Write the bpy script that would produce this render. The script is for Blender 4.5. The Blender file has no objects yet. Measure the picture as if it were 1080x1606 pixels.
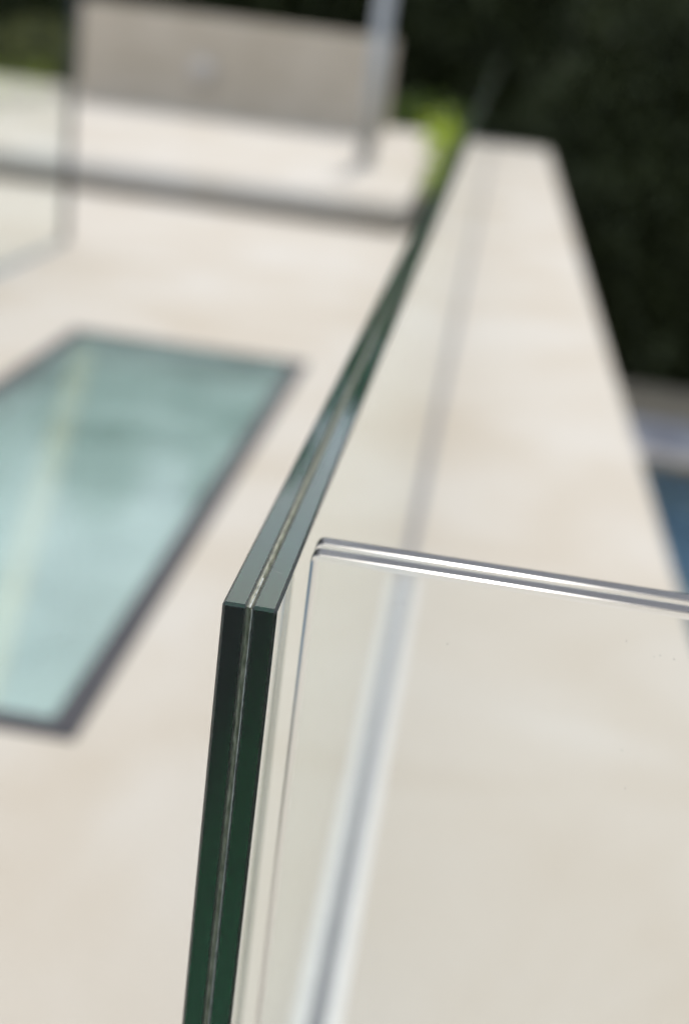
import bpy, bmesh, math, random
import numpy as np
from mathutils import Vector, Matrix

S = bpy.context.scene
COL = S.collection
random.seed(7)
RNG = np.random.default_rng(7)

# ------------------------------------------------------------------ camera
CAM_POS = Vector((0.0552, -0.4572, 1.2288))
YAW, PITCH, ROLL = -0.0753, 0.3582, 0.1276
fwd = Vector((math.sin(YAW) * math.cos(PITCH), math.cos(YAW) * math.cos(PITCH), -math.sin(PITCH)))
rt = Vector((math.cos(YAW), -math.sin(YAW), 0))
up = rt.cross(fwd)
rt2 = math.cos(ROLL) * rt + math.sin(ROLL) * up
up2 = -math.sin(ROLL) * rt + math.cos(ROLL) * up
cam = bpy.data.cameras.new('camera')
cam_o = bpy.data.objects.new('camera', cam)
COL.objects.link(cam_o)
m = Matrix((rt2, up2, -fwd)).transposed().to_4x4()
m.translation = CAM_POS
cam_o.matrix_world = m
cam.sensor_fit = 'VERTICAL'
cam.sensor_height = 36
cam.sensor_width = 24
cam.lens = 2076.8 / 1606 * 36
cam.clip_start = 0.02
cam.clip_end = 2000
cam.dof.use_dof = True
cam.dof.focus_distance = (Vector((-0.005, 0.012, 1.0131)) - CAM_POS).dot(fwd)
cam.dof.aperture_fstop = 3.6
cam.dof.aperture_blades = 9
S.camera = cam_o

# ------------------------------------------------------------------ sky, sun, exposure
SUN_EL, SUN_AZ = math.radians(51), math.radians(3.2)
w = bpy.data.worlds.new('World')
S.world = w
w.use_nodes = True
nt = w.node_tree
sky = nt.nodes.new('ShaderNodeTexSky')
sky.sky_type = 'NISHITA'
sky.sun_disc = False
sky.sun_elevation = SUN_EL
sky.sun_rotation = SUN_AZ
sky.dust_density = 6.0
sky.air_density = 1.0
sky.altitude = 50
# thin broken cloud over the whole sky
tcw = nt.nodes.new('ShaderNodeTexCoord')
mpw = nt.nodes.new('ShaderNodeMapping')
mpw.inputs['Scale'].default_value = (1, 1, 2.2)
nt.links.new(tcw.outputs['Generated'], mpw.inputs['Vector'])
cn = nt.nodes.new('ShaderNodeTexNoise')
cn.inputs['Scale'].default_value = 2.6
cn.inputs['Detail'].default_value = 7
cn.inputs['Roughness'].default_value = 0.58
nt.links.new(mpw.outputs[0], cn.inputs['Vector'])
cr = nt.nodes.new('ShaderNodeMapRange')
cr.inputs['From Min'].default_value = 0.40
cr.inputs['From Max'].default_value = 0.66
cr.inputs['To Min'].default_value = 0.25
cr.inputs['To Max'].default_value = 0.9
nt.links.new(cn.outputs['Fac'], cr.inputs['Value'])
cm = nt.nodes.new('ShaderNodeMix')
cm.data_type = 'RGBA'
cm.inputs['B'].default_value = (11.3, 12.8, 15.2, 1)
nt.links.new(cr.outputs[0], cm.inputs['Factor'])
nt.links.new(sky.outputs[0], cm.inputs['A'])
nt.links.new(cm.outputs['Result'], nt.nodes['Background'].inputs[0])
nt.nodes['Background'].inputs[1].default_value = 0.12
sl = bpy.data.lights.new('sun', 'SUN')
sl.energy = 2.7
sl.angle = math.radians(0.53)
sl.color = (1.0, 0.96, 0.9)
so = bpy.data.objects.new('sun', sl)
COL.objects.link(so)
to_sun = Vector((math.sin(SUN_AZ) * math.cos(SUN_EL), math.cos(SUN_AZ) * math.cos(SUN_EL), math.sin(SUN_EL)))
so.rotation_euler = to_sun.to_track_quat('Z', 'Y').to_euler()
so.location = to_sun * 60
vs = S.view_settings
vs.view_transform = 'Standard'
vs.look = 'None'
vs.exposure = 0.02
vs.gamma = 1
vs.use_curve_mapping = False
cy = S.cycles
cy.max_bounces = 32
cy.diffuse_bounces = 5
cy.glossy_bounces = 12
cy.transmission_bounces = 32
cy.transparent_max_bounces = 32
cy.sample_clamp_indirect = 4.0
cy.use_denoising = True
S.render.film_transparent = False

# ------------------------------------------------------------------ helpers
def obj(name, me, mats=None, parent=None, kind=None):
    o = bpy.data.objects.new(name, me)
    COL.objects.link(o)
    if mats:
        for mm in (mats if isinstance(mats, (list, tuple)) else [mats]):
            if mm.name not in me.materials:
                me.materials.append(mm)
    if parent:
        o.parent = parent
    if kind:
        o['kind'] = kind
    return o

def tag(o, label, cat, group=None):
    o['label'] = label
    o['category'] = cat
    if group:
        o['group'] = group
    return o

def thing(name, label, cat, loc=(0, 0, 0), group=None, rz=0.0):
    o = bpy.data.objects.new(name, None)
    o.empty_display_size = 0.1
    COL.objects.link(o)
    o.location = loc
    o.rotation_euler = (0, 0, rz)
    return tag(o, label, cat, group)

def from_bm(bm, name, smooth=False):
    me = bpy.data.meshes.new(name)
    bm.normal_update()
    bm.to_mesh(me)
    bm.free()
    if smooth:
        for p in me.polygons:
            p.use_smooth = True
    return me

def box_me(name, x0, x1, y0, y1, z0, z1, bev=0.0, seg=1):
    bm = bmesh.new()
    bmesh.ops.create_cube(bm, size=1)
    for v in bm.verts:
        v.co = Vector(((x0 + x1) / 2 + v.co.x * (x1 - x0), (y0 + y1) / 2 + v.co.y * (y1 - y0), (z0 + z1) / 2 + v.co.z * (z1 - z0)))
    if bev:
        bmesh.ops.bevel(bm, geom=bm.edges[:], offset=bev, segments=seg, profile=0.6, affect='EDGES')
    return from_bm(bm, name)

def tube_me(name, pts, rads, n=8, cap=True):
    bm = bmesh.new()
    rings = []
    pts = [Vector(p) for p in pts]
    for i, p in enumerate(pts):
        d = (pts[min(i + 1, len(pts) - 1)] - pts[max(i - 1, 0)]).normalized()
        a = d.orthogonal().normalized() if abs(d.z) < 0.95 else Vector((1, 0, 0))
        a = (a - d * a.dot(d)).normalized()
        b = d.cross(a)
        rings.append([bm.verts.new(p + (a * math.cos(t) + b * math.sin(t)) * rads[i]) for t in [2 * math.pi * k / n for k in range(n)]])
    for r0, r1 in zip(rings, rings[1:]):
        for k in range(n):
            bm.faces.new((r0[k], r0[(k + 1) % n], r1[(k + 1) % n], r1[k]))
    if cap:
        bm.faces.new(rings[0][::-1])
        bm.faces.new(rings[-1])
    return from_bm(bm, name, True)

def mat(name):
    mm = bpy.data.materials.new(name)
    mm.use_nodes = True
    return mm, mm.node_tree, mm.node_tree.nodes['Principled BSDF'], mm.node_tree.nodes['Material Output']

def N(nt, kind, **kw):
    n = nt.nodes.new(kind)
    for k, v in kw.items():
        setattr(n, k, v)
    return n

def mottled(name, c0, c1, scale, rough=0.6, fine=60.0, bump=0.2, bump_d=0.002, c2=None):
    mm, nt, p, out = mat(name)
    tc = N(nt, 'ShaderNodeTexCoord')
    geo = N(nt, 'ShaderNodeNewGeometry')
    n1 = N(nt, 'ShaderNodeTexNoise')
    n1.inputs['Scale'].default_value = scale
    n1.inputs['Detail'].default_value = 5
    n1.inputs['Distortion'].default_value = 0.6
    nt.links.new(geo.outputs['Position'], n1.inputs['Vector'])
    r = N(nt, 'ShaderNodeValToRGB')
    r.color_ramp.elements[0].position = 0.32
    r.color_ramp.elements[1].position = 0.68
    r.color_ramp.elements[0].color = (*c0, 1)
    r.color_ramp.elements[1].color = (*c1, 1)
    if c2:
        e = r.color_ramp.elements.new(0.5)
        e.color = (*c2, 1)
    nt.links.new(n1.outputs['Fac'], r.inputs['Fac'])
    n2 = N(nt, 'ShaderNodeTexNoise')
    n2.inputs['Scale'].default_value = fine
    n2.inputs['Detail'].default_value = 6
    nt.links.new(geo.outputs['Position'], n2.inputs['Vector'])
    mx = N(nt, 'ShaderNodeMix', data_type='RGBA', blend_type='OVERLAY')
    mx.inputs['Factor'].default_value = 0.12
    nt.links.new(r.outputs['Color'], mx.inputs['A'])
    nt.links.new(n2.outputs['Fac'], mx.inputs['B'])
    nt.links.new(mx.outputs['Result'], p.inputs['Base Color'])
    b = N(nt, 'ShaderNodeBump')
    b.inputs['Strength'].default_value = bump
    b.inputs['Distance'].default_value = bump_d
    nt.links.new(n2.outputs['Fac'], b.inputs['Height'])
    nt.links.new(b.outputs['Normal'], p.inputs['Normal'])
    p.inputs['Roughness'].default_value = rough
    return mm

# ------------------------------------------------------------------ materials
M = {}
M['stone'] = mottled('cream_limestone', (0.416, 0.361, 0.284), (0.478, 0.443, 0.386), 1.5, 0.72, 90, 0.15, c2=(0.449, 0.403, 0.334))
M['stone_wall'] = mottled('shaded_limestone', (0.51, 0.425, 0.315), (0.59, 0.50, 0.385), 3.0, 0.7, 60, 0.3)
M['riser'] = mottled('shadow_brown_stone', (0.30, 0.21, 0.12), (0.38, 0.28, 0.17), 4, 0.8, 60, 0.3)  # warm brown of the shadow under the slab put into the colour
M['soil'] = mottled('dark_soil', (0.025, 0.02, 0.014), (0.05, 0.04, 0.028), 4, 0.9, 40, 0.8, 0.02)
M['gravel'] = mottled('tan_gravel', (0.22, 0.18, 0.12), (0.34, 0.29, 0.21), 6, 0.9, 90, 0.8, 0.02)
M['paving'] = mottled('pale_grey_paving', (0.20, 0.20, 0.22), (0.42, 0.42, 0.44), 2, 0.6, 60, 0.2)
M['slate'] = mottled('dark_slate', (0.13, 0.16, 0.14), (0.20, 0.23, 0.20), 3, 0.6, 60, 0.3)
M['tile'] = mottled('blue_pool_tile', (0.07, 0.12, 0.17), (0.11, 0.18, 0.24), 3, 0.4, 50, 0.1)
M['lawn'] = mottled('dark_lawn', (0.03, 0.05, 0.015), (0.05, 0.075, 0.025), 1.5, 0.9, 120, 1.0, 0.03)
M['bark'] = mottled('bark', (0.06, 0.045, 0.03), (0.12, 0.095, 0.07), 6, 0.9, 40, 1.0, 0.02)

def simple(name, col, rough=0.5, metal=0.0, spec=0.5):
    mm, nt, p, out = mat(name)
    geo = N(nt, 'ShaderNodeNewGeometry')
    n = N(nt, 'ShaderNodeTexNoise')
    n.inputs['Scale'].default_value = 14
    n.inputs['Detail'].default_value = 4
    nt.links.new(geo.outputs['Position'], n.inputs['Vector'])
    mr = N(nt, 'ShaderNodeMapRange')
    mr.inputs['To Min'].default_value = max(0.02, rough - 0.08)
    mr.inputs['To Max'].default_value = rough + 0.08
    nt.links.new(n.outputs['Fac'], mr.inputs['Value'])
    nt.links.new(mr.outputs[0], p.inputs['Roughness'])
    p.inputs['Base Color'].default_value = (*col, 1)
    p.inputs['Metallic'].default_value = metal
    p.inputs['Specular IOR Level'].default_value = spec
    return mm

M['channel'] = simple('anodised_channel', (0.125, 0.132, 0.145), 0.55, 0.0, 0.3)
M['setting'] = simple('pale_setting_mortar', (0.5, 0.5, 0.49), 0.6)
M['sun_band'] = simple('painted_sun_band', (0.505, 0.505, 0.48), 0.5)  # pale tone stands in for sun reflected beside the glass foot
M['frame'] = simple('dark_grey_frame', (0.035, 0.035, 0.042), 0.65, 0.0, 0.25)
M['post'] = simple('brushed_steel', (0.42, 0.41, 0.385), 0.5, 0.3)
M['rail'] = simple('pale_beech', (0.66, 0.45, 0.26), 0.6)
M['plaster'] = simple('pale_green_plaster', (0.74, 0.84, 0.80), 0.8)
M['lamp'] = simple('opal_glass', (0.58, 0.51, 0.43), 0.7)

def leaf_mat(name, c0, c1, trans, scale=1.2):
    mm, nt, p, out = mat(name)
    geo = N(nt, 'ShaderNodeNewGeometry')
    n = N(nt, 'ShaderNodeTexNoise')
    n.inputs['Scale'].default_value = scale
    n.inputs['Detail'].default_value = 4
    nt.links.new(geo.outputs['Position'], n.inputs['Vector'])
    r = N(nt, 'ShaderNodeValToRGB')
    r.color_ramp.elements[0].position = 0.3
    r.color_ramp.elements[1].position = 0.7
    r.color_ramp.elements[0].color = (*c0, 1)
    r.color_ramp.elements[1].color = (*c1, 1)
    nt.links.new(n.outputs['Fac'], r.inputs['Fac'])
    nt.links.new(r.outputs[0], p.inputs['Base Color'])
    p.inputs['Roughness'].default_value = 0.5
    p.inputs['Specular IOR Level'].default_value = 0.3
    if trans:
        t = N(nt, 'ShaderNodeBsdfTranslucent')
        nt.links.new(r.outputs[0], t.inputs['Color'])
        mx = N(nt, 'ShaderNodeMixShader')
        mx.inputs[0].default_value = trans
        nt.links.new(p.outputs[0], mx.inputs[1])
        nt.links.new(t.outputs[0], mx.inputs[2])
        nt.links.new(mx.outputs[0], out.inputs['Surface'])
    return mm

M['leaf_dark'] = leaf_mat('dark_evergreen_leaf', (0.034, 0.042, 0.014), (0.068, 0.08, 0.026), 0.16)
M['leaf_olive'] = leaf_mat('olive_leaf', (0.15, 0.16, 0.06), (0.24, 0.25, 0.10), 0.35, 3)
M['leaf_lime'] = leaf_mat('lime_leaf', (0.27, 0.36, 0.035), (0.42, 0.52, 0.07), 0.5, 5)
M['leaf_mid'] = leaf_mat('mid_green_leaf', (0.07, 0.12, 0.015), (0.13, 0.19, 0.03), 0.35, 3)

# Laminated glass.  The faces of a sheet that meet the interlayer are marked with the
# face attribute "bonded": glass and interlayer have the same refractive index there,
# so light passes straight through.
def laminate(name, col, dens, rough=0.0):
    mm = bpy.data.materials.new(name)
    mm.use_nodes = True
    nt = mm.node_tree
    nt.nodes.remove(nt.nodes['Principled BSDF'])
    out = nt.nodes['Material Output']
    g = N(nt, 'ShaderNodeBsdfGlass')
    g.inputs['IOR'].default_value = 1.52
    g.inputs['Roughness'].default_value = rough
    gr = N(nt, 'ShaderNodeAttribute', attribute_name='ground')
    nt.links.new(gr.outputs['Fac'], g.inputs['Roughness'])
    t = N(nt, 'ShaderNodeBsdfTransparent')
    a = N(nt, 'ShaderNodeAttribute', attribute_name='bonded')
    mx = N(nt, 'ShaderNodeMixShader')
    nt.links.new(a.outputs['Fac'], mx.inputs[0])
    nt.links.new(g.outputs[0], mx.inputs[1])
    nt.links.new(t.outputs[0], mx.inputs[2])
    nt.links.new(mx.outputs[0], out.inputs['Surface'])
    v = N(nt, 'ShaderNodeVolumeAbsorption')
    v.inputs['Color'].default_value = (*col, 1)
    v.inputs['Density'].default_value = dens
    nt.links.new(v.outputs[0], out.inputs['Volume'])
    return mm
M['glass'] = laminate('laminated_float_glass', (0.27, 0.75, 0.53), 2.7)
M['glass_clear'] = laminate('low_iron_laminated_glass', (0.30, 0.72, 0.55), 0.7)

def interlayer_mat():
    mm, nt, p, out = mat('interlayer_resin')
    geo = N(nt, 'ShaderNodeNewGeometry')
    mp = N(nt, 'ShaderNodeMapping')
    mp.inputs['Scale'].default_value = (900, 160, 160)
    nt.links.new(geo.outputs['Position'], mp.inputs['Vector'])
    n = N(nt, 'ShaderNodeTexNoise')
    n.inputs['Scale'].default_value = 1.0
    n.inputs['Detail'].default_value = 4
    nt.links.new(mp.outputs[0], n.inputs['Vector'])
    r = N(nt, 'ShaderNodeValToRGB')
    r.color_ramp.elements[0].position = 0.35
    r.color_ramp.elements[1].position = 0.7
    r.color_ramp.elements[0].color = (0.07, 0.08, 0.045, 1)
    r.color_ramp.elements[1].color = (0.27, 0.275, 0.19, 1)
    nt.links.new(n.outputs['Fac'], r.inputs['Fac'])
    nt.links.new(r.outputs[0], p.inputs['Base Color'])
    b = N(nt, 'ShaderNodeBump')
    b.inputs['Strength'].default_value = 0.6
    b.inputs['Distance'].default_value = 0.0004
    nt.links.new(n.outputs['Fac'], b.inputs['Height'])
    nt.links.new(b.outputs[0], p.inputs['Normal'])
    p.inputs['Roughness'].default_value = 0.35
    return mm
M['interlayer'] = interlayer_mat()
M['bead'] = simple('dried_resin', (0.42, 0.43, 0.38), 0.4)

def clear_sheet(name, tint, haze_col, haze, rough=0.02, mottle=0.0, ripple=0.0):
    """tinted pane: fresnel gloss over a mix of clear tint and etched white-green body"""
    mm = bpy.data.materials.new(name)
    mm.use_nodes = True
    nt = mm.node_tree
    nt.nodes.remove(nt.nodes['Principled BSDF'])
    out = nt.nodes['Material Output']
    t = N(nt, 'ShaderNodeBsdfTransparent')
    t.inputs['Color'].default_value = (*tint, 1)
    d = N(nt, 'ShaderNodeBsdfDiffuse')
    d.inputs['Color'].default_value = (*haze_col, 1)
    gl = N(nt, 'ShaderNodeBsdfGlossy')
    gl.inputs['Roughness'].default_value = rough
    fr = N(nt, 'ShaderNodeFresnel')
    fr.inputs['IOR'].default_value = 1.5
    m1 = N(nt, 'ShaderNodeMixShader')
    m1.inputs[0].default_value = haze
    geo = N(nt, 'ShaderNodeNewGeometry')
    # the sheet is straight-through (no bending), so both sides use the air-to-glass ratio
    io = N(nt, 'ShaderNodeMapRange')
    io.inputs['To Min'].default_value = 1.5
    io.inputs['To Max'].default_value = 1 / 1.5
    nt.links.new(geo.outputs['Backfacing'], io.inputs['Value'])
    nt.links.new(io.outputs[0], fr.inputs['IOR'])
    ns = N(nt, 'ShaderNodeTexNoise')
    ns.inputs['Scale'].default_value = 2.6
    ns.inputs['Detail'].default_value = 5
    nt.links.new(geo.outputs['Position'], ns.inputs['Vector'])
    if mottle:
        mr = N(nt, 'ShaderNodeMapRange')
        mr.inputs['From Min'].default_value = 0.3
        mr.inputs['From Max'].default_value = 0.7
        mr.inputs['To Min'].default_value = haze - mottle
        mr.inputs['To Max'].default_value = haze + mottle
        nt.links.new(ns.outputs['Fac'], mr.inputs['Value'])
        nt.links.new(mr.outputs[0], m1.inputs[0])
    if ripple:
        bp = N(nt, 'ShaderNodeBump')
        bp.inputs['Strength'].default_value = ripple
        bp.inputs['Distance'].default_value = 0.1
        nt.links.new(ns.outputs['Fac'], bp.inputs['Height'])
        nt.links.new(bp.outputs[0], gl.inputs['Normal'])
        nt.links.new(bp.outputs[0], fr.inputs['Normal'])
    nt.links.new(t.outputs[0], m1.inputs[1])
    nt.links.new(d.outputs[0], m1.inputs[2])
    m2 = N(nt, 'ShaderNodeMixShader')
    nt.links.new(fr.outputs[0], m2.inputs[0])
    nt.links.new(m1.outputs[0], m2.inputs[1])
    nt.links.new(gl.outputs[0], m2.inputs[2])
    nt.links.new(m2.outputs[0], out.inputs['Surface'])
    return mm
M['skylight'] = clear_sheet('teal_walk_on_glass', (0.88, 0.967, 0.935), (0.51, 0.64, 0.595), 0.30, 0.10, 0.12)
M['water'] = clear_sheet('pool_water', (0.55, 0.74, 0.88), (0.10, 0.17, 0.23), 0.4, 0.02, 0.2, 1.0)

# ------------------------------------------------------------------ setting
LOW = -3.0          # level of the garden below the terrace

def slab_me(name, xs, ys, inc, z0, z1):
    bm = bmesh.new()
    V = {}
    def v(i, j, z):
        k = (i, j, z)
        if k not in V:
            V[k] = bm.verts.new((xs[i], ys[j], z))
        return V[k]
    nx, ny = len(xs) - 1, len(ys) - 1
    def I(i, j):
        return 0 <= i < nx and 0 <= j < ny and inc(i, j)
    for i in range(nx):
        for j in range(ny):
            if not I(i, j):
                continue
            bm.faces.new((v(i, j, z1), v(i + 1, j, z1), v(i + 1, j + 1, z1), v(i, j + 1, z1)))
            for di, dj, a, b in ((-1, 0, (i, j + 1), (i, j)), (1, 0, (i + 1, j), (i + 1, j + 1)), (0, -1, (i, j), (i + 1, j)), (0, 1, (i + 1, j + 1), (i, j + 1))):
                if not I(i + di, j + dj):
                    bm.faces.new((v(*a, z0), v(*b, z0), v(*b, z1), v(*a, z1)))
    return from_bm(bm, name)

SKX0, SKX1, SKY0, SKY1 = -1.401, -0.507, 1.4945, 4.307
LEDGE_X, LEDGE_Y = 0.666, 15.94
BENCH_Y = 7.75

g = box_me('ground', -300, 300, -300, 300, LOW - 0.5, LOW)
obj('ground', g, M['lawn'], kind='structure')
# terrace with the hole of the skylight and the narrow ledge that runs on past the platform
xs = [-9, SKX0, SKX1, -0.16, LEDGE_X]
ys = [-0.62, SKY0, SKY1, BENCH_Y + 0.12, LEDGE_Y]
def inc(i, j):
    if i == 1 and j == 1:
        return False
    if j == 3:
        return i == 3
    return True
obj('terrace_floor', slab_me('terrace_floor', xs, ys, inc, LOW + 0.004, 0.0), M['stone'], kind='structure')
obj('added_slate_paving', box_me('added_slate_paving', -9, LEDGE_X, -9, -0.623, LOW + 0.004, -0.004), M['slate'], kind='structure')  # unseen floor behind the camera, added to darken the panel end's reflection
obj('planting_bed', box_me('planting_bed', -9, -0.163, BENCH_Y + 0.123, 15.9, LOW + 0.006, -0.06), M['soil'], kind='structure')

# ------------------------------------------------------------------ laminated glass
def sheet_me(name, x0, x1, y0, y1, z0, z1, arris, seg, axis, bonded_side, grind=0.35, rim=0.0, corner=0.0):
    """one sheet with ground arrises; the face on the bonded side is marked"""
    bm = bmesh.new()
    bmesh.ops.create_cube(bm, size=1)
    for v in bm.verts:
        v.co = Vector(((x0 + x1) / 2 + v.co.x * (x1 - x0), (y0 + y1) / 2 + v.co.y * (y1 - y0), (z0 + z1) / 2 + v.co.z * (z1 - z0)))
    if corner:
        bm.normal_update()
        ed = [e for e in bm.edges if abs((e.verts[0].co - e.verts[1].co).normalized()[axis]) > 0.99]
        bmesh.ops.bevel(bm, geom=ed, offset=corner, segments=5, profile=0.5, affect='EDGES')
        bm.normal_update()
        ed = [e for e in bm.edges if sum(1 for f in e.link_faces if abs(f.normal[axis]) > 0.99) == 1]
        bmesh.ops.bevel(bm, geom=ed, offset=arris, segments=seg, profile=0.5, affect='EDGES')
    else:
        bmesh.ops.bevel(bm, geom=bm.edges[:], offset=arris, segments=seg, profile=0.5, affect='EDGES')
    bm.normal_update()
    flags = []
    for f in bm.faces:
        n = f.normal[axis] * bonded_side
        # the foot of the sheet is bedded in resin as well
        flags.append(1.0 if n > 0.999 or f.normal.z < -0.999 else 0.0)
    ground = []
    for f in bm.faces:
        if max(abs(c) for c in f.normal) > 0.999:
            # polished ends and rims are never optically perfect
            ground.append(0.16 if axis == 0 and abs(f.normal.y) > 0.999 else (rim if f.normal.z > 0.999 else 0.0))
        else:
            ground.append(grind)
    me = from_bm(bm, name)
    a = me.attributes.new('bonded', 'FLOAT', 'FACE')
    a.data.foreach_set('value', flags)
    a = me.attributes.new('ground', 'FLOAT', 'FACE')
    a.data.foreach_set('value', ground)
    return me

def ragged_strip(name, p0, p1, side, width, out, seed, n=160):
    """thin uneven ribbon of resin from p0 to p1, lying proud along 'out', ragged on one side"""
    r = random.Random(seed)
    bm = bmesh.new()
    p0, p1, side, out = Vector(p0), Vector(p1), Vector(side), Vector(out)
    prev = None
    wv = 0.5
    for i in range(n + 1):
        t = i / n
        c = p0.lerp(p1, t)
        wv = min(1, max(0.05, 0.55 * wv + r.uniform(-0.1, 0.55)))
        a = bm.verts.new(c + out * 0.00002)
        b = bm.verts.new(c + side * width * (0.55 * wv + 0.15) + out * 0.00025)
        e = bm.verts.new(c + side * width * (wv + 0.25) + out * 0.00002)
        if prev:
            bm.faces.new((prev[0], a, b, prev[1]))
            bm.faces.new((prev[1], b, e, prev[2]))
        prev = (a, b, e)
    return from_bm(bm, name)

ZT = 1.0131
GL, IL = 0.010, 0.0015           # sheet and interlayer thickness
T = 2 * GL + IL

def panel_along_y(name, label, xr, y0, y1, zt, z0, arris, detail=False, group=None, band_end=None):
    t = thing(name, label, 'glass panel', (xr - T / 2, y0, 0), group)
    ox, oy = xr - T / 2, y0
    L = y1 - y0
    h = T / 2
    obj('glass_sheet', sheet_me('glass_sheet', -h, -h + GL, 0, L, z0, zt, arris, 1, 0, 1), M['glass'], t)
    obj('glass_sheet', sheet_me('glass_sheet', h - GL, h, 0, L, z0, zt, arris, 1, 0, -1), M['glass'], t)
    d = 0.0022
    # resin rim, seen in the joint between the two sheets on the top and the ends
    bm = bmesh.new()
    e = IL / 2 - 0.00008
    prof = [(0.0017, z0 + 0.01), (0.0017, zt - 0.0023), (L - 0.0017, zt - 0.0023), (L - 0.0011, z0 + 0.01)]
    inn = [(0.0017 + d, z0 + 0.01), (0.0017 + d, zt - 0.0023 - d), (L - 0.0017 - d, zt - 0.0023 - d), (L - 0.0011 - d, z0 + 0.01)]
    vo = [[bm.verts.new((x, p[0], p[1])) for p in prof] for x in (-e, e)]
    vi = [[bm.verts.new((x, p[0], p[1])) for p in inn] for x in (-e, e)]
    for i in range(3):
        bm.faces.new((vo[0][i], vo[0][i + 1], vo[1][i + 1], vo[1][i]))
        bm.faces.new((vi[1][i], vi[1][i + 1], vi[0][i + 1], vi[0][i]))
        bm.faces.new((vo[0][i + 1], vo[0][i], vi[0][i], vi[0][i + 1]))
        bm.faces.new((vo[1][i], vo[1][i + 1], vi[1][i + 1], vi[1][i]))
    bmesh.ops.recalc_face_normals(bm, faces=bm.faces[:])
    il = obj('interlayer', from_bm(bm, 'interlayer'), M['interlayer'], t)
    if detail:
        obj('resin_bead', ragged_strip('resin_bead', (0.0009, 0.0002, z0 + 0.3), (0.0009, 0.0002, zt - 0.001), (1, 0, 0), 0.00045, (0, -1, 0), 3, 1400), M['bead'], il)
        obj('resin_bead', ragged_strip('resin_bead', (0.0003, 0.0005, zt - 0.0009), (0.0003, 0.03, zt - 0.0009), (-1, 0, 0), 0.0007, (0, 0, 1), 5, 40), M['bead'], il)
    if detail:
        def fillet(pts):
            bm = bmesh.new()
            prev = None
            for (ya, za, dy, dz) in pts:
                c = [bm.verts.new((x, ya + k * dy, za + k * dz)) for x, k in ((-0.0016, -0.0001), (-0.0011, 0.0003), (-0.0003, 0.0003), (0.0003, 0.0009))]
                if prev:
                    for k in range(3):
                        bm.faces.new((prev[k], c[k], c[k + 1], prev[k + 1]))
                prev = c
            bmesh.ops.recalc_face_normals(bm, faces=bm.faces[:])
            return from_bm(bm, 'resin_fillet')
        obj('resin_fillet', fillet([(0.00062, z0 + 0.02, 1, 0), (0.00062, zt - 0.0009, 1, 0)]), M['interlayer'], il)
        obj('resin_fillet', fillet([(0.0009, zt - 0.00062, 0, -1), (L - 0.002, zt - 0.00062, 0, -1)]), M['interlayer'], il)
    # metal shoe let into the stone, reflected sunlight painted as pale strips either side
    obj('base_channel', box_me('base_channel', -h - 0.011, h + 0.011, 0.002, L - 0.002, 0.001, 0.005), M['channel'], t)
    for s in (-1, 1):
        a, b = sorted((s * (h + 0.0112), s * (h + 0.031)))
        obj('sun_band_strip', box_me('sun_band_strip', a, b, 0.002, band_end or L - 0.002, 0.0005, 0.0035), M['sun_band'], t)
    return t

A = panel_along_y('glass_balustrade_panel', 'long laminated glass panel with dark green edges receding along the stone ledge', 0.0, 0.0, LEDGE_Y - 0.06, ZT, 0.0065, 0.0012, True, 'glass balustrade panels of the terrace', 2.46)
# hairline scratch across the polished top edge
obj('scratch', box_me('scratch', -0.0018, 0.0016, 0.0, 0.00012, -0.00004, 0.00006), M['bead'], A)
scr = bpy.data.objects['scratch']
scr.location = (0.0052, 0.036, ZT)
scr.rotation_euler = (0, 0, math.radians(-28))

# panel across, set back from the end of the long one
BXa, BY0, BX_END = 0.0042, 0.060, 0.63
GB = 0.0115
TB = 2 * GB + IL
Bp = thing('glass_balustrade_panel', 'clear laminated glass panel with pale edges crossing the ledge from the corner', 'glass panel', (BXa, BY0, 0), 'glass balustrade panels of the terrace')
W = BX_END - BXa
obj('glass_sheet', sheet_me('glass_sheet', 0, W, 0, GB, 0.0065, ZT, 0.0024, 3, 1, 1, 0.22, 0.10, 0.0036), M['glass_clear'], Bp)
obj('glass_sheet', sheet_me('glass_sheet', 0, W, GB + IL, TB, 0.0065, ZT, 0.0024, 3, 1, -1, 0.22, 0.10, 0.0036), M['glass_clear'], Bp)
M['interlayer_pale'] = simple('pale_resin', (0.62, 0.60, 0.54), 0.4)
obj('interlayer', box_me('interlayer', 0.0026, W - 0.0026, GB + 0.0001, GB + IL - 0.0001, ZT - 0.0042, ZT - 0.0026), M['interlayer_pale'], Bp)
obj('base_channel', box_me('base_channel', 0.03, W, -0.006, TB + 0.006, 0.001, 0.005), M['setting'], Bp)
# a little dust and a smear on the near face
bm = bmesh.new()
rd = random.Random(11)
for (x, z, sz) in [(0.063, .982, .0011), (0.137, .9966, .0012), (0.152, 0.9925, .0009), (0.158, .9918, .0012), (0.1495, .9915, .0006), (0.145, .945, .0011), (0.150, .9265, .0009), (0.042, .9975, .0012), (0.038, .997, .0008)] + [(rd.uniform(.01, .17), rd.uniform(.80, 1.0), rd.uniform(.0002, .0005)) for _ in range(26)]:
    a0 = rd.uniform(0, 3.1)
    k = rd.uniform(.3, .8)
    vs_ = []
    for q in range(7):
        a = 2 * math.pi * q / 7
        rr_ = sz * rd.uniform(.35, .6)
        u, v_ = math.cos(a) * rr_, math.sin(a) * rr_ * k
        vs_.append(bm.verts.new((x + u * math.cos(a0) - v_ * math.sin(a0), -0.00005, z + u * math.sin(a0) + v_ * math.cos(a0))))
    bm.faces.new(vs_)
M['dust'] = simple('dust', (0.34, 0.33, 0.30), 0.9)
dn = M['dust'].node_tree
dt = N(dn, 'ShaderNodeBsdfTransparent')
dm = N(dn, 'ShaderNodeMixShader')
dm.inputs[0].default_value = 0.35
dn.links.new(dt.outputs[0], dm.inputs[1])
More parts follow.
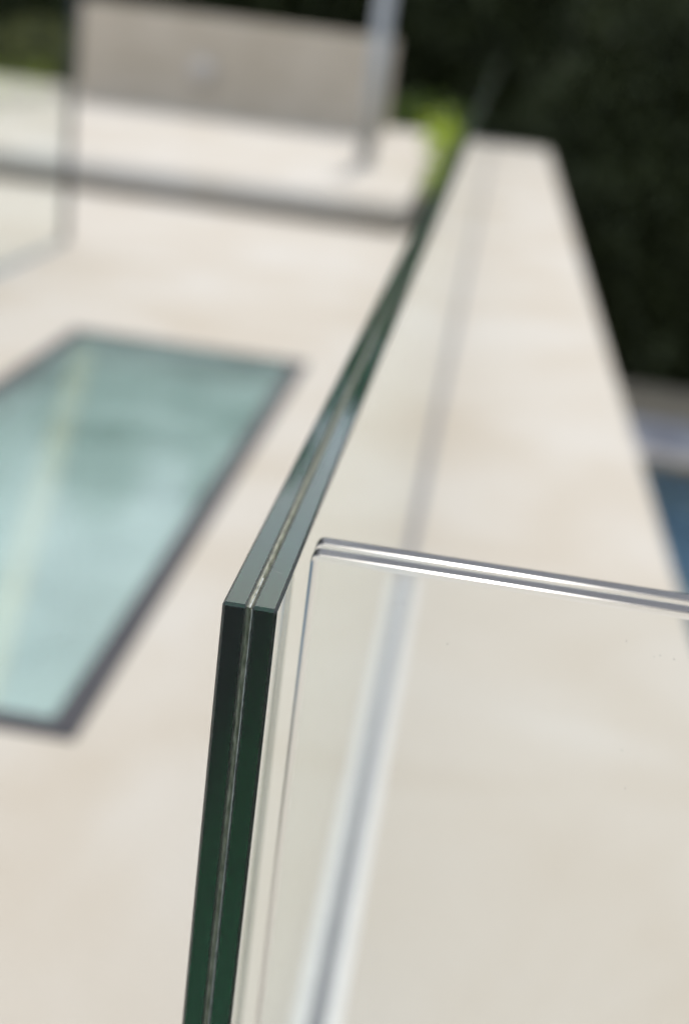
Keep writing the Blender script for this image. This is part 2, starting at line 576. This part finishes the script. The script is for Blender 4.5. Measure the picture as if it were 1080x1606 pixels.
dn.links.new(dn.nodes['Principled BSDF'].outputs[0], dm.inputs[2])
dn.links.new(dm.outputs[0], dn.nodes['Material Output'].inputs['Surface'])
obj('dust', from_bm(bm, 'dust'), M['dust'], Bp, 'stuff')

scn = panel_along_y('glass_balustrade_panel', 'tall glass screen standing beyond the skylight at the left edge', -1.985, -2.5, 5.97, 1.24, 0.0065, 0.0009, False, 'glass balustrade panels of the terrace')

obj('end_profile', box_me('end_profile', -0.022, 0.022, 8.474, 8.505, 0.006, 1.26, 0.002), M['frame'], scn)

# ------------------------------------------------------------------ skylight
sk = thing('skylight', 'teal glass walk-on skylight in a dark metal frame set into the floor', 'skylight', ((SKX0 + SKX1) / 2, (SKY0 + SKY1) / 2, 0))
hx, hy = (SKX1 - SKX0) / 2, (SKY1 - SKY0) / 2
FW = 0.055
def sk_bar(x0, x1, y0, y1):
    obj('frame_bar', box_me('frame_bar', x0, x1, y0, y1, -0.10, 0.006, 0.0015), M['frame'], sk)
sk_bar(hx - FW, hx - 0.002, -hy + 0.002, hy - 0.002)
sk_bar(-hx + 0.002, -hx + FW, -hy + 0.002, hy - 0.002)
sk_bar(-hx + FW + 0.001, hx - FW - 0.001, -hy + 0.002, -hy + FW)
sk_bar(-hx + FW + 0.001, hx - FW - 0.001, hy - FW, hy - 0.002)
obj('glass_pane', box_me('glass_pane', -hx + FW + 0.002, hx - FW - 0.002, -hy + FW + 0.002, hy - FW - 0.002, -0.004, 0.003), M['skylight'], sk)
ln = obj('well_lining', None or box_me('well_lining', -hx + 0.002, hx - 0.002, -hy + 0.002, hy - 0.002, -1.3, -1.25), M['plaster'], sk)
for nm, bxs in (('well_wall', (-hx + 0.002, -hx + 0.02, -hy + 0.021, hy - 0.021)), ('well_wall', (hx - 0.02, hx - 0.002, -hy + 0.021, hy - 0.021)),
                ('well_wall', (-hx + 0.002, hx - 0.002, -hy + 0.002, -hy + 0.02)), ('well_wall', (-hx + 0.002, hx - 0.002, hy - 0.02, hy - 0.002))):
    obj(nm, box_me(nm, *bxs, -1.249, -0.101), M['plaster'], sk)
# pale beam under the glass, running skew across the opening
p0 = Vector((-1.33, 4.22, -0.07)) - sk.location
p1 = Vector((-0.72, 1.56, -0.07)) - sk.location
d = (p1 - p0).normalized()
n = Vector((-d.y, d.x, 0)) * 0.036
bm = bmesh.new()
vv = [bm.verts.new(p + s * n + Vector((0, 0, z))) for z in (-0.03, 0.03) for p, s in ((p0, 1), (p0, -1), (p1, -1), (p1, 1))]
for f in ((3, 2, 1, 0), (4, 5, 6, 7), (0, 1, 5, 4), (1, 2, 6, 5), (2, 3, 7, 6), (3, 0, 4, 7)):
    bm.faces.new([vv[i] for i in f])
bmesh.ops.bevel(bm, geom=bm.edges[:], offset=0.006, segments=2, affect='EDGES')
obj('beam', from_bm(bm, 'beam'), M['rail'], sk)

# ------------------------------------------------------------------ stone platform and wall at the back
BZ = 0.195
pl = thing('stone_platform', 'low cream stone platform with overhanging slab at the back of the terrace', 'platform', (-4.7, BENCH_Y, 0))
bm = bmesh.new()
prof = [(5.7, BZ - 0.145), (0.012, BZ - 0.145), (0.0, BZ - 0.133)]
for k in range(1, 9):
    a = math.pi / 2 * k / 8
    prof.append((0.15 - 0.15 * math.cos(a), BZ - 0.125 + 0.125 * math.sin(a)))
prof.append((5.7, BZ))
ends = []
for x in (-4.3, 4.28):
    ends.append([bm.verts.new((x, p[0], p[1])) for p in prof])
for k in range(len(prof)):
    k2 = (k + 1) % len(prof)
    bm.faces.new((ends[0][k], ends[0][k2], ends[1][k2], ends[1][k]))
bm.faces.new(ends[0][::-1])
bm.faces.new(ends[1])
bmesh.ops.recalc_face_normals(bm, faces=bm.faces[:])
obj('top_slab', from_bm(bm, 'top_slab'), M['stone'], pl)
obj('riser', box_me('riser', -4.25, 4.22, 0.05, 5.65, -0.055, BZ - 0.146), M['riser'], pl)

WY = 12.15
wl = thing('low_wall', 'shaded grey stone parapet wall standing on the platform', 'wall', (-2.5, WY, BZ))
wx0, wx1 = -3.88 + 2.5, -0.99 + 2.5
H = 0.86
for k in range(4):
    z0 = k * H / 4 + (0.004 if k else 0.001)
    obj('stone_course', box_me('stone_course', wx0, wx1, 0, 0.24, z0, (k + 1) * H / 4 - 0.006, 0.005), M['stone_wall'], wl)
obj('core', box_me('core', wx0 + 0.012, wx1 - 0.012, 0.025, 0.215, 0.002, H - 0.012), M['stone_wall'], wl)

# round bulkhead lamp on the wall
lp = thing('wall_lamp', 'round pale unlit lamp fixed on the shaded parapet wall', 'lamp', (-2.71, WY, 0.565))
def disc_me(name, prof, n=28):
    bm = bmesh.new()
    rings = []
    for r, y in prof:
        rings.append([bm.verts.new((r * math.cos(2 * math.pi * k / n), y, r * math.sin(2 * math.pi * k / n))) for k in range(n)])
    for a, b in zip(rings, rings[1:]):
        for k in range(n):
            bm.faces.new((a[k], a[(k + 1) % n], b[(k + 1) % n], b[k]))
    bm.faces.new(rings[0])
    bm.faces.new(rings[-1][::-1])
    bmesh.ops.recalc_face_normals(bm, faces=bm.faces[:])
    return from_bm(bm, name, True)
obj('back_plate', disc_me('back_plate', [(0.115, -0.001), (0.115, -0.018), (0.108, -0.024)]), M['post'], lp)
obj('diffuser', disc_me('diffuser', [(0.100, -0.022), (0.100, -0.035), (0.085, -0.055), (0.05, -0.068), (0.015, -0.072)]), M['lamp'], lp)

# steel post on the platform
ps = thing('steel_post', 'light grey steel post standing on the platform before the wall end', 'post', (-0.89, 9.7, BZ))
obj('pole', tube_me('pole', [(0, 0, 0.012), (0, 0, 0.6), (0, 0, 1.3)], [0.06, 0.06, 0.06], 20), M['post'], ps)
obj('base_plate', box_me('base_plate', -0.11, 0.11, -0.11, 0.11, 0.0005, 0.012, 0.002), M['post'], ps)
obj('end_cap', tube_me('end_cap', [(0, 0, 1.301), (0, 0, 1.33)], [0.056, 0.050], 20), M['post'], ps)

# ------------------------------------------------------------------ foliage
def leaves_me(name, centres, normals_bias, size, jitter=0.4, aspect=0.55):
    """pointed folded leaves (4 tris each) at the given points"""
    n = len(centres)
    d = RNG.normal(size=(n, 3))
    d[:, 2] = d[:, 2] * 0.6 + normals_bias
    d /= np.linalg.norm(d, axis=1)[:, None]
    a = RNG.normal(size=(n, 3))
    a -= d * (a * d).sum(1)[:, None]
    a /= np.linalg.norm(a, axis=1)[:, None]
    b = np.cross(d, a)
    s = size * (1 + jitter * RNG.uniform(-1, 1, size=n))[:, None]
    c = np.asarray(centres)
    fold = d * s * 0.12
    v = np.stack([c - a * s * 0.5, c + b * s * aspect * 0.5 + fold, c + a * s * 0.5, c - b * s * aspect * 0.5 + fold], 1).reshape(-1, 3)
    k = np.arange(n) * 4
    tris = np.stack([k, k + 1, k + 2, k, k + 2, k + 3], 1).reshape(-1)
    me = bpy.data.meshes.new(name)
    me.vertices.add(len(v))
    me.vertices.foreach_set('co', v.ravel())
    me.loops.add(len(tris))
    me.loops.foreach_set('vertex_index', tris.astype(np.int32))
    nf = len(tris) // 3
    me.polygons.add(nf)
    me.polygons.foreach_set('loop_start', (np.arange(nf) * 3).astype(np.int32))
    me.polygons.foreach_set('loop_total', np.full(nf, 3, np.int32))
    me.update()
    me.validate()
    return me

def crown_pts(lobes, per):
    out = []
    for (cx, cyy, cz, rx, ry, rz) in lobes:
        k = int(per * (rx * ry * rz) ** (2 / 3))
        u = RNG.normal(size=(k, 3))
        u /= np.linalg.norm(u, axis=1)[:, None]
        r = RNG.uniform(0.45, 1.0, size=k) ** 0.5
        bump = 1 + 0.13 * np.sin(u[:, 0] * 7 + cx) * np.sin(u[:, 1] * 6) + 0.1 * np.sin(u[:, 2] * 9 + cz)
        out.append(u * (r * bump)[:, None] * np.array([rx, ry, rz]) + np.array([cx, cyy, cz]))
    return np.concatenate(out)

def tree(label, x, y, h, r, group='dark trees behind the terrace', seed=0):
    t = thing('evergreen_tree', label, 'tree', (x, y, LOW), group)
    rr = random.Random(seed)
    obj('trunk', tube_me('trunk', [(0, 0, -0.1), (0.05, 0, h * 0.2), (-0.04, 0.06, h * 0.5), (0.02, 0, h * 0.9)], [0.2, 0.16, 0.11, 0.03], 9), M['bark'], t)
    lobes = []
    for k in range(16):
        f = k / 15
        zz = h * (0.06 + 0.84 * f)
        rad = r * (1.0 - 0.55 * max(0, f - 0.45) / 0.55) * rr.uniform(0.55, 0.8)
        a = k * 2.4 + rr.uniform(-0.4, 0.4)
        off = r * (0.5 - 0.35 * f)
        lobes.append((math.cos(a) * off, math.sin(a) * off, zz, rad, rad, rad * rr.uniform(0.8, 1.15)))
    for k in range(6):
        L = lobes[k * 2 + 2]
        obj('limb', tube_me('limb', [(0, 0, L[2] - 0.9), (L[0] * 0.5, L[1] * 0.5, L[2] - 0.35), (L[0], L[1], L[2])], [0.07, 0.05, 0.02], 6), M['bark'], t)
    obj('crown', leaves_me('crown', crown_pts(lobes, 520), 0.3, 0.23), M['leaf_dark'], t)
    return t

spots = [(-13.2, 20.0, 10.5, 2.5), (-9.6, 20.6, 11.3, 2.4), (-6.2, 19.8, 10.0, 2.5), (-3.0, 20.4, 11.0, 2.3), (0.2, 19.6, 9.6, 2.4), (3.2, 18.6, 10.6, 2.3), (6.4, 18.8, 11.2, 2.5), (9.8, 19.5, 10.2, 2.5)]
words = ['first', 'second', 'third', 'fourth', 'fifth', 'sixth', 'seventh', 'eighth']
for k, (x, y, h, r) in enumerate(spots):
    tree('dark evergreen tree beyond the terrace, %s from the left' % words[k], x, y + 2.6, h * 1.15, r * 1.1, seed=k)
for k, (x, y, h, r) in enumerate([(-11.5, 27.6, 14.0, 3.0), (-7.8, 28.0, 13.6, 3.0), (-4.6, 27.6, 14.2, 3.0), (-1.3, 27.8, 13.8, 3.0), (2.0, 27.0, 14.0, 3.0), (6.4, 27.4, 13.8, 3.0)]):
    tree('tall dark evergreen of the rear row, %s from the left' % words[k], x, y, h, r, 'rear row of dark trees', 20 + k)

def shrub(name, label, cat, x, y, z, lobes, per, size, m, stems=5, bias=0.5, group=None, seed=0):
    t = thing(name, label, cat, (x, y, z), group)
    rr = random.Random(seed)
    for k in range(stems):
        L = lobes[k % len(lobes)]
        obj('stem', tube_me('stem', [(rr.uniform(-.03, .03), rr.uniform(-.03, .03), -0.03), (L[0] * 0.5, L[1] * 0.5, L[2] * 0.5), (L[0] + rr.uniform(-.1, .1) * L[3], L[1], L[2])], [0.016, 0.012, 0.005], 6), M['bark'], t)
    obj('foliage', leaves_me('foliage', crown_pts(lobes, per), bias, size, 0.4, 0.6), m, t)
    return t

# dense laurels on the low ground to the right of the ledge
for k, (x, y, r, h) in enumerate([(1.6, 17.6, 1.3, 5.4), (3.3, 16.9, 1.35, 5.0), (5.2, 17.0, 1.4, 5.6), (7.2, 16.8, 1.4, 5.2)]):
    rr = random.Random(50 + k)
    lobes = [(rr.uniform(-.5, .5), rr.uniform(-.4, .4), h * f, r * rr.uniform(.8, 1.05), r * rr.uniform(.8, 1.0), r * .8) for f in (.13, .25, .38, .5, .62, .75, .86)]
    shrub('laurel_bush', 'tall dark laurel bush beside the pool, %s from the ledge' % words[k], 'bush', x, y, LOW, lobes, 1100, 0.17, M['leaf_dark'], 5, 0.3, 'laurel bushes beside the pool', 60 + k)

shrub('lime_shrub', 'bright lime green shrub between the platform end and the glass', 'shrub', -0.27, 9.3, -0.06,
      [(-.02, 0, 0.50, .12, .14, .14), (0.0, .35, 0.46, .12, .2, .18), (-.03, -.2, 0.36, .10, .14, .12), (.0, -.1, .2, .10, .2, .14), (-.02, -.6, .28, .1, .2, .12), (-.12, .7, .5, .14, .2, .17)], 1800, 0.085, M['leaf_lime'], 4, 0.6, seed=3)
shrub('low_shrub', 'dark green shrub low behind the right end of the platform', 'shrub', -0.72, 14.3, -0.06,
      [(0, 0, .36, .34, .3, .26), (.3, .2, .30, .25, .25, .22), (-.3, .1, .28, .28, .3, .22)], 1500, 0.09, M['leaf_mid'], 4, 0.5, seed=4)
shrub('olive_shrub', 'olive green shrub behind the glass screen, left of the parapet wall', 'shrub', -4.85, 13.9, -0.06,
      [(0, 0, .55, .42, .35, .34), (.35, .15, .5, .3, .3, .3), (-.45, .1, .5, .4, .3, .32), (.05, .2, .25, .5, .4, .25)], 1500, 0.08, M['leaf_olive'], 5, 0.5, seed=5)
# ivy-like low planting in the bed behind the platform
shrub('fern_clump', 'dark fern clump growing beside the ledge behind the lime shrub', 'shrub', -0.36, 13.0, -0.06,
      [(0, 0, .12, .13, .4, .14), (0, .8, .14, .13, .4, .16), (0, -.9, .1, .12, .4, .12)], 1500, 0.08, M['leaf_dark'], 3, 0.5, seed=6)

# ------------------------------------------------------------------ garden below: pool and its surround
PZ = -2.5
obj('gravel_path', box_me('gravel_path', 0.72, 9, 13.9, 15.6, LOW + 0.004, PZ - 0.06), M['gravel'], kind='structure')
pd = thing('pool_surround', 'pale grey stone paving along the far end of the pool', 'paving', (4.4, 13.1, LOW))
for i in range(7):
    for j in range(2):
        obj('paving_slab', box_me('paving_slab', -3.6 + i * 1.0, -3.6 + i * 1.0 + 0.99, -0.68 + j * 0.7, -0.68 + j * 0.7 + 0.69, 0.005, PZ - LOW, 0.004), M['paving'], pd)
po = thing('swimming_pool', 'blue swimming pool in the garden below the ledge', 'pool', (4.4, 9.2, LOW))
obj('basin_wall', box_me('basin_wall', -3.62, -3.4, -3.6, 3.0, 0.005, PZ - LOW), M['gravel'], po)
obj('basin_wall', box_me('basin_wall', 3.3, 3.5, -3.6, 3.0, 0.005, PZ - LOW), M['gravel'], po)
obj('basin_wall', box_me('basin_wall', -3.62, 3.5, 3.001, 3.2, 0.005, PZ - LOW), M['gravel'], po)
obj('basin_wall', box_me('basin_wall', -3.62, 3.5, -3.8, -3.601, 0.005, PZ - LOW), M['gravel'], po)
obj('basin_floor', box_me('basin_floor', -3.399, 3.299, -3.6, 3.0, 0.005, 0.02), M['tile'], po)
obj('pool_step', box_me('pool_step', -3.399, -1.2, -0.6, 0.3, 0.021, 0.36, 0.01), M['slate'], po)
wm = bpy.data.meshes.new('water')
wm.from_pydata([(-3.399, -3.599, .43), (3.299, -3.599, .43), (3.299, 2.999, .43), (-3.399, 2.999, .43)], [], [(0, 1, 2, 3)])
obj('water', wm, M['water'], po)
